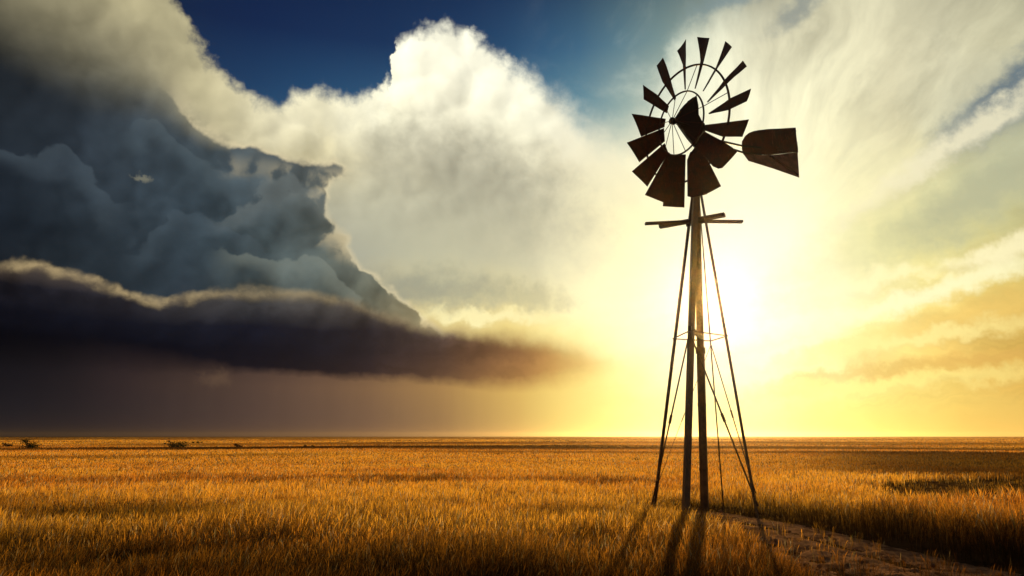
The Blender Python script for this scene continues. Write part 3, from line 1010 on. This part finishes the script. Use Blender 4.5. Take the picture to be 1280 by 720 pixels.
HEADP = at_depth(870, 215, YT)            # where the legs meet
feet = dict(left=gp(813.5, 640), front=gp(854, 657), right=gp(950, 646), back=gp(905, 636))
tops = dict(left=at_depth(867.4, 215, YT), front=at_depth(868.5, 218, YT - .05), right=at_depth(873, 215, YT), back=at_depth(871.5, 214, YT + .06))
ctr_xy = Vector((BASE.x, BASE.y, 0))


def leg_at(k, z):
    a, b = feet[k], tops[k]
    return a.lerp(b, (z - a.z) / (b.z - a.z))


order = ["left", "front", "right", "back"]
for i, k in enumerate(order):
    a = feet[k].copy(); a.z = hgt(a.x, a.y) - 0.15
    b = tops[k]
    n1_ = feet[order[(i + 1) % 4]] - feet[k]
    n2_ = feet[order[(i - 1) % 4]] - feet[k]
    bm = bmesh.new()
    fl = dict(left=0.085, front=0.155, right=0.098, back=0.024)[k]
    angle_iron(bm, a, b, fl, 0.009, n1_, n2_)
    # bolted splice plates
    for zz in ():
        p = leg_at(k, zz)
        d = (b - a).normalized()
        x, y, _ = frame_of(a, b)
        bar(bm, p - d * 0.12, p + d * 0.12, fl * .5, 0.012, n1_.normalized(), (0, -0.012))
    part("leg", bm, M_leg)

# girts
for z in (3.78,):
    for i, k in enumerate(order):
        bm = bmesh.new()
        bar(bm, leg_at(k, z), leg_at(order[(i + 1) % 4], z), 0.022, 0.022)
        part("crossbar", bm, M_leg)
# diagonal tie rods between neighbouring legs
for (k1, z1, k2, z2, r_) in (("left", 0.15, "front", 3.75, .017), ("right", 0.2, "front", 3.75, .018), ("right", 0.45, "back", 3.7, .013),
                             ("left", 0.3, "back", 3.7, .006), ):
    bm = bmesh.new()
    a, b = leg_at(k1, z1), leg_at(k2, z2)
    tube(bm, [a, b], r_, 6)
    mid = a.lerp(b, .5); d = (b - a).normalized()
    tube(bm, [mid - d * .09, mid + d * .09], r_ * 1.7, 6)
    part("tie_rod", bm, M_leg)

# standpipe up the middle with pump rod, stepped with couplings
pb = Vector((at_depth(880.5, 633, YT).x, YT, -0.1))
pt = at_depth(870, 222, YT)
bm = bmesh.new()
c1 = pb.lerp(pt, 0.46)
tube(bm, [pb, c1], 0.092, 18)
tube(bm, [c1 - Vector((0, 0, .05)), c1 + Vector((0, 0, .09))], 0.112, 18)
tube(bm, [c1 + Vector((0, 0, .05)), pt], 0.084, 16)
for f in (0.12, 0.3):
    c_ = pb.lerp(pt, f)
    tube(bm, [c_, c_ + Vector((0, 0, .07))], 0.097, 16)
part("standpipe", bm, M_pipe, smooth=False)
# clamp plate that ties the pipe to the front leg
bm = bmesh.new()
pl0 = leg_at("front", 3.84)
pl1 = pb.lerp(pt, (3.84 + .1) / (pt.z + .1))
bar(bm, pl0, pl1 + Vector((.05, 0, 0)), 0.06, 0.10)
part("clamp", bm, M_leg)

# working platform: crossed planks
bm = bmesh.new()
za = at_depth(868, 278, YT).z
e = [at_depth(806.5, 279.6, YT - .12), at_depth(866, 276.6, YT - .12), at_depth(928, 277.2, YT - .12)]
for a, b in ((e[0], e[1]), (e[1], e[2])):
    bar(bm, a, b, 0.13, 0.05)
part("platform_plank", bm, M_wood)
bm = bmesh.new()
a, b = at_depth(824.5, 283.2, YT + .34), at_depth(906, 268.4, YT - .45)
bar(bm, a, b, 0.14, 0.085)
part("platform_plank", bm, M_wood)
bm = bmesh.new()
a, b = at_depth(860, 281.5, YT - .4), at_depth(881, 277.5, YT + .35)
bar(bm, a, b, 0.1, 0.06)
part("platform_plank", bm, M_wood)

# head: mast, gear housing
AZN = R(240)
nrm = Vector((math.sin(AZN), math.cos(AZN), 0))       # towards the wheel
tg = Vector((-nrm.y, nrm.x, 0))
UP = Vector((0, 0, 1))
AX = at_depth(871, 160, YT)
bm = bmesh.new()
tube(bm, [pt - Vector((0, 0, .1)), AX + Vector((0, 0, -.12))], [0.075, 0.06], 14)
part("mast", bm, M_dark)

WC = Vector((BASE.x + 0.1 + 0.28, BASE.y, 9.03)) + nrm * 0.6
# gear housing with its pointed hood, drawn in the vertical plane across the view and given depth
hp = Vector((AX.x, AX.y, 0)) + nrm * 0.22
vd = Vector((AX.x, AX.y, 0)).normalized()
hood = [(871, 122), (866, 124), (860, 129), (855, 133.5), (850, 140), (846, 146), (844.5, 150.5), (847, 156), (853, 164), (858, 171), (864, 178), (867, 182.5), (872, 176), (878, 168), (882, 162), (881, 156.5), (875, 153), (873.6, 146), (873.2, 134)]
hv = [on_plane(x, y, hp, vd) for x, y in hood]
bm = bmesh.new()
plate(bm, hv, vd, 0.26)
bmesh.ops.bevel(bm, geom=[e_ for e_ in bm.edges if abs((e_.verts[0].co - e_.verts[1].co).dot(vd)) < .01], offset=0.035, segments=2, affect="EDGES")
head = part("gear_housing", bm, M_dark)

# wheel
wheel = bpy.data.objects.new("wheel", None)
COL.objects.link(wheel)
wheel.parent = root
BL = [
 ([(857.5,49),(848.5,63.6),(853.6,81),(856,112),(857.5,112),(857.7,81)], -30),
 ([(875,47),(887,47.5),(881,74),(870,111),(868.6,111),(875.5,76)], -27),
 ([(908,52),(915.5,59),(898,84.7),(879.4,114),(878,114),(895,83.7)], -29),
 ([(929,76),(933.7,83),(910.6,103),(885,128.6),(884,127.6),(904.8,101)], -31),
 ([(939,111),(933.7,126.7),(910.6,137.4),(886.8,143),(885.6,141.7),(913.5,122.8)], -32),
 ([(936.7,150),(928,171),(903,171),(881,163),(881,156)], -30),
 ([(881,164.4),(905.5,178),(922,190),(903,210),(898,211),(891,208),(870,182),(874,173)], -24),
 ([(870,182),(885.5,202),(901,233),(880,244),(866,200),(864,190)], -36),
 ([(863,190),(871,188),(884,243),(865.5,246.7),(860,245.5),(859,200)], -20),
 ([(857,193),(856,224),(855,259.5),(829,258),(830,250),(836,195),(845,193)], -34),
 ([(836,190),(841,196),(832,254),(806.7,244)], -27),
 ([(831,179),(835.5,191),(809,233),(790.5,214.5)], -31),
 ([(830,160),(831,176.7),(799.5,202.7),(784,178)], -31),
 ([(790,142),(832,148.5),(830.5,159),(802,170.7)], -31),
 ([(803.6,106),(805,124),(833.5,141.7),(836.4,132.5),(821,118)], -29),
 ([(829,72),(821,82),(828.6,102),(843,125.7),(845,122.8),(833.5,82.7)], -28)]
for bi, (pts, phi) in enumerate(BL):
    mx_ = sum(p[0] for p in pts) / len(pts); my_ = sum(p[1] for p in pts) / len(pts)
    rd_ = (on_plane(mx_, my_, WC, nrm) - WC).normalized()
    tt = nrm.cross(rd_)
    f = R(phi)
    wv = tt * math.cos(f) + nrm * math.sin(f)
    mm = rd_.cross(wv).normalized()
    P3 = [on_plane(x, y, WC, mm) for x, y in pts]
    if 7 <= bi <= 11:                                # the lowest blades lap over each other
        cw = sum((p - WC).dot(wv) for p in P3) / len(P3)
        P3 = [p + wv * ((p - WC).dot(wv) - cw) * 0.04 for p in P3]
    bm = bmesh.new()
    plate(bm, P3, mm, 0.006)
    # slight dish and small dents so the sheet does not read as a flat card
    bmesh.ops.subdivide_edges(bm, edges=[e_ for e_ in bm.edges], cuts=2, use_grid_fill=True)
    bmesh.ops.triangulate(bm, faces=[f_ for f_ in bm.faces if len(f_.verts) > 4])
    for v in bm.verts:
        s_ = (v.co - WC).dot(wv)
        v.co += mm * (0.10 * s_ * s_ + 0.012 * mnoise.noise(v.co * 3 + Vector((bi, 0, 0))))
    part("blade", bm, M_blade, wheel)
for rad_, off_, th_, w_ in ((1.44, -0.06, 0.019, 0.035), (0.775, 0.08, 0.017, 0.026)):
    bm = bmesh.new()
    n_ = 96
    cc = WC + nrm * off_
    vs_ = []
    for k in range(n_):
        a = 2 * math.pi * k / n_
        d = tg * math.cos(a) + UP * math.sin(a)
        vs_.append([bm.verts.new(cc + d * (rad_ + sr * th_) + nrm * sn * w_ * .5) for sr, sn in ((-1, -1), (1, -1), (1, 1), (-1, 1))])
    for k in range(n_):
        A, B = vs_[k], vs_[(k + 1) % n_]
        for j in range(4):
            bm.faces.new((A[j], A[(j + 1) % 4], B[(j + 1) % 4], B[j]))
    part("ring", bm, M_blade, wheel)
HB = WC + nrm * 0.33
for k in range(12):
    a = 2 * math.pi * (k + .3) / 12
    d = tg * math.cos(a) + UP * math.sin(a)
    bm = bmesh.new()
    tube(bm, [HB + d * 0.06, WC + nrm * .08 + d * 0.775], 0.009, 6)
    if k % 2 == 0:
        tube(bm, [WC + nrm * .08 + d * .775, WC - nrm * .06 + d * 1.44], 0.009, 6)
    part("spoke", bm, M_blade, wheel)
bm = bmesh.new()
for k in range(28):
    pass
tube(bm, [HB + nrm * .05, HB - nrm * .05], 0.085, 18)
tube(bm, [HB + nrm * .05, HB - nrm * .62], 0.032, 12)
part("hub", bm, M_dark, wheel)

# tail: two arms and the vane, whose lower edge is bent out
tail = bpy.data.objects.new("tail", None)
COL.objects.link(tail)
tail.parent = root
vn = Vector((nrm.y, -nrm.x, 0))
if vn.dot(-CAM + AX) > 0:
    vn = -vn                                     # vn points to the camera side


def tp(x, y, out_=0.0):
    return on_plane(x, y, AX + vn * out_, vn)


upper = [(927.5,176.7),(931,170),(935.5,166.4),(941,164.2),(949,162.3),(959,161.4),(977,160.2),(994.5,159.5),(995.8,176),(997,190),(962,194),(929.5,192.6),(928,186)]
bm = bmesh.new()
plate(bm, [tp(*p) for p in upper], vn, 0.006)
bmesh.ops.subdivide_edges(bm, edges=bm.edges[:], cuts=2, use_grid_fill=True)
bmesh.ops.triangulate(bm, faces=[f_ for f_ in bm.faces if len(f_.verts) > 4])
for v in bm.verts:
    v.co += vn * 0.03 * mnoise.noise(v.co * 2.2)
part("vane_sheet", bm, M_vane, tail)
bm = bmesh.new()
lo_ = [tp(929.5, 192.9), tp(962, 194.3), tp(997, 190.3), tp(999, 222, .32), tp(966, 210.5, .24), tp(935.5, 201, .12)]
for tri in ((0, 1, 5), (1, 4, 5), (1, 3, 4), (1, 2, 3)):
    a_ = [lo_[t] for t in tri]
    n_ = (a_[1] - a_[0]).cross(a_[2] - a_[0]).normalized()
    if n_.dot(vn) < 0: n_ = -n_
    plate(bm, a_, n_, 0.006)
part("vane_lower_sheet", bm, M_vane_lit, tail)
# crumpled stiffener ribs on the vane
bm = bmesh.new()
for a, b in (((994.5, 163), (971, 187)), ((971, 187), (997, 190)), ((996, 178), (984, 189)), ((962, 194), (998, 219))):
    bar(bm, tp(*a, .035), tp(*b, .30 if b[1] > 215 else .05), 0.05, 0.03, vn)
part("stiffener", bm, M_vane, tail)
for a, b in (((882, 172), (928.5, 182.6)), ((884, 177), (929.5, 190.8))):
    bm = bmesh.new()
    tube(bm, [tp(*a), tp(*b), tp(b[0] + 22, b[1] + 2, .015)], 0.028, 8)
    part("tail_arm", bm, M_dark, tail)
bm = bmesh.new()
a, b = tp(907, 180), tp(916, 186)
bar(bm, a, b, 0.03, 0.03)
part("tail_brace", bm, M_dark, tail)

if True:
    hz_d = 0.0002
    bm = bmesh.new()
    bmesh.ops.create_cube(bm, size=1)
    bmesh.ops.scale(bm, vec=(5200, 5200, 14.6), verts=bm.verts)
    bmesh.ops.translate(bm, vec=(0, 0, 5.0), verts=bm.verts)
    m = bpy.data.materials.new("evening_haze")
    m.use_nodes = True
    m.node_tree.nodes.clear()
    q = G(m.node_tree)
    o_ = q.n.new("ShaderNodeOutputMaterial")
    v_ = q.n.new("ShaderNodeVolumePrincipled")
    v_.inputs["Color"].default_value = (1.0, 0.74, 0.46, 1)
    v_.inputs["Density"].default_value = hz_d
    v_.inputs["Anisotropy"].default_value = 0.95
    q.l.new(v_.outputs[0], o_.inputs["Volume"])
    hz = link("haze", bm, m)
    tag(hz, "thin golden evening haze lying over the plain", kind="stuff")
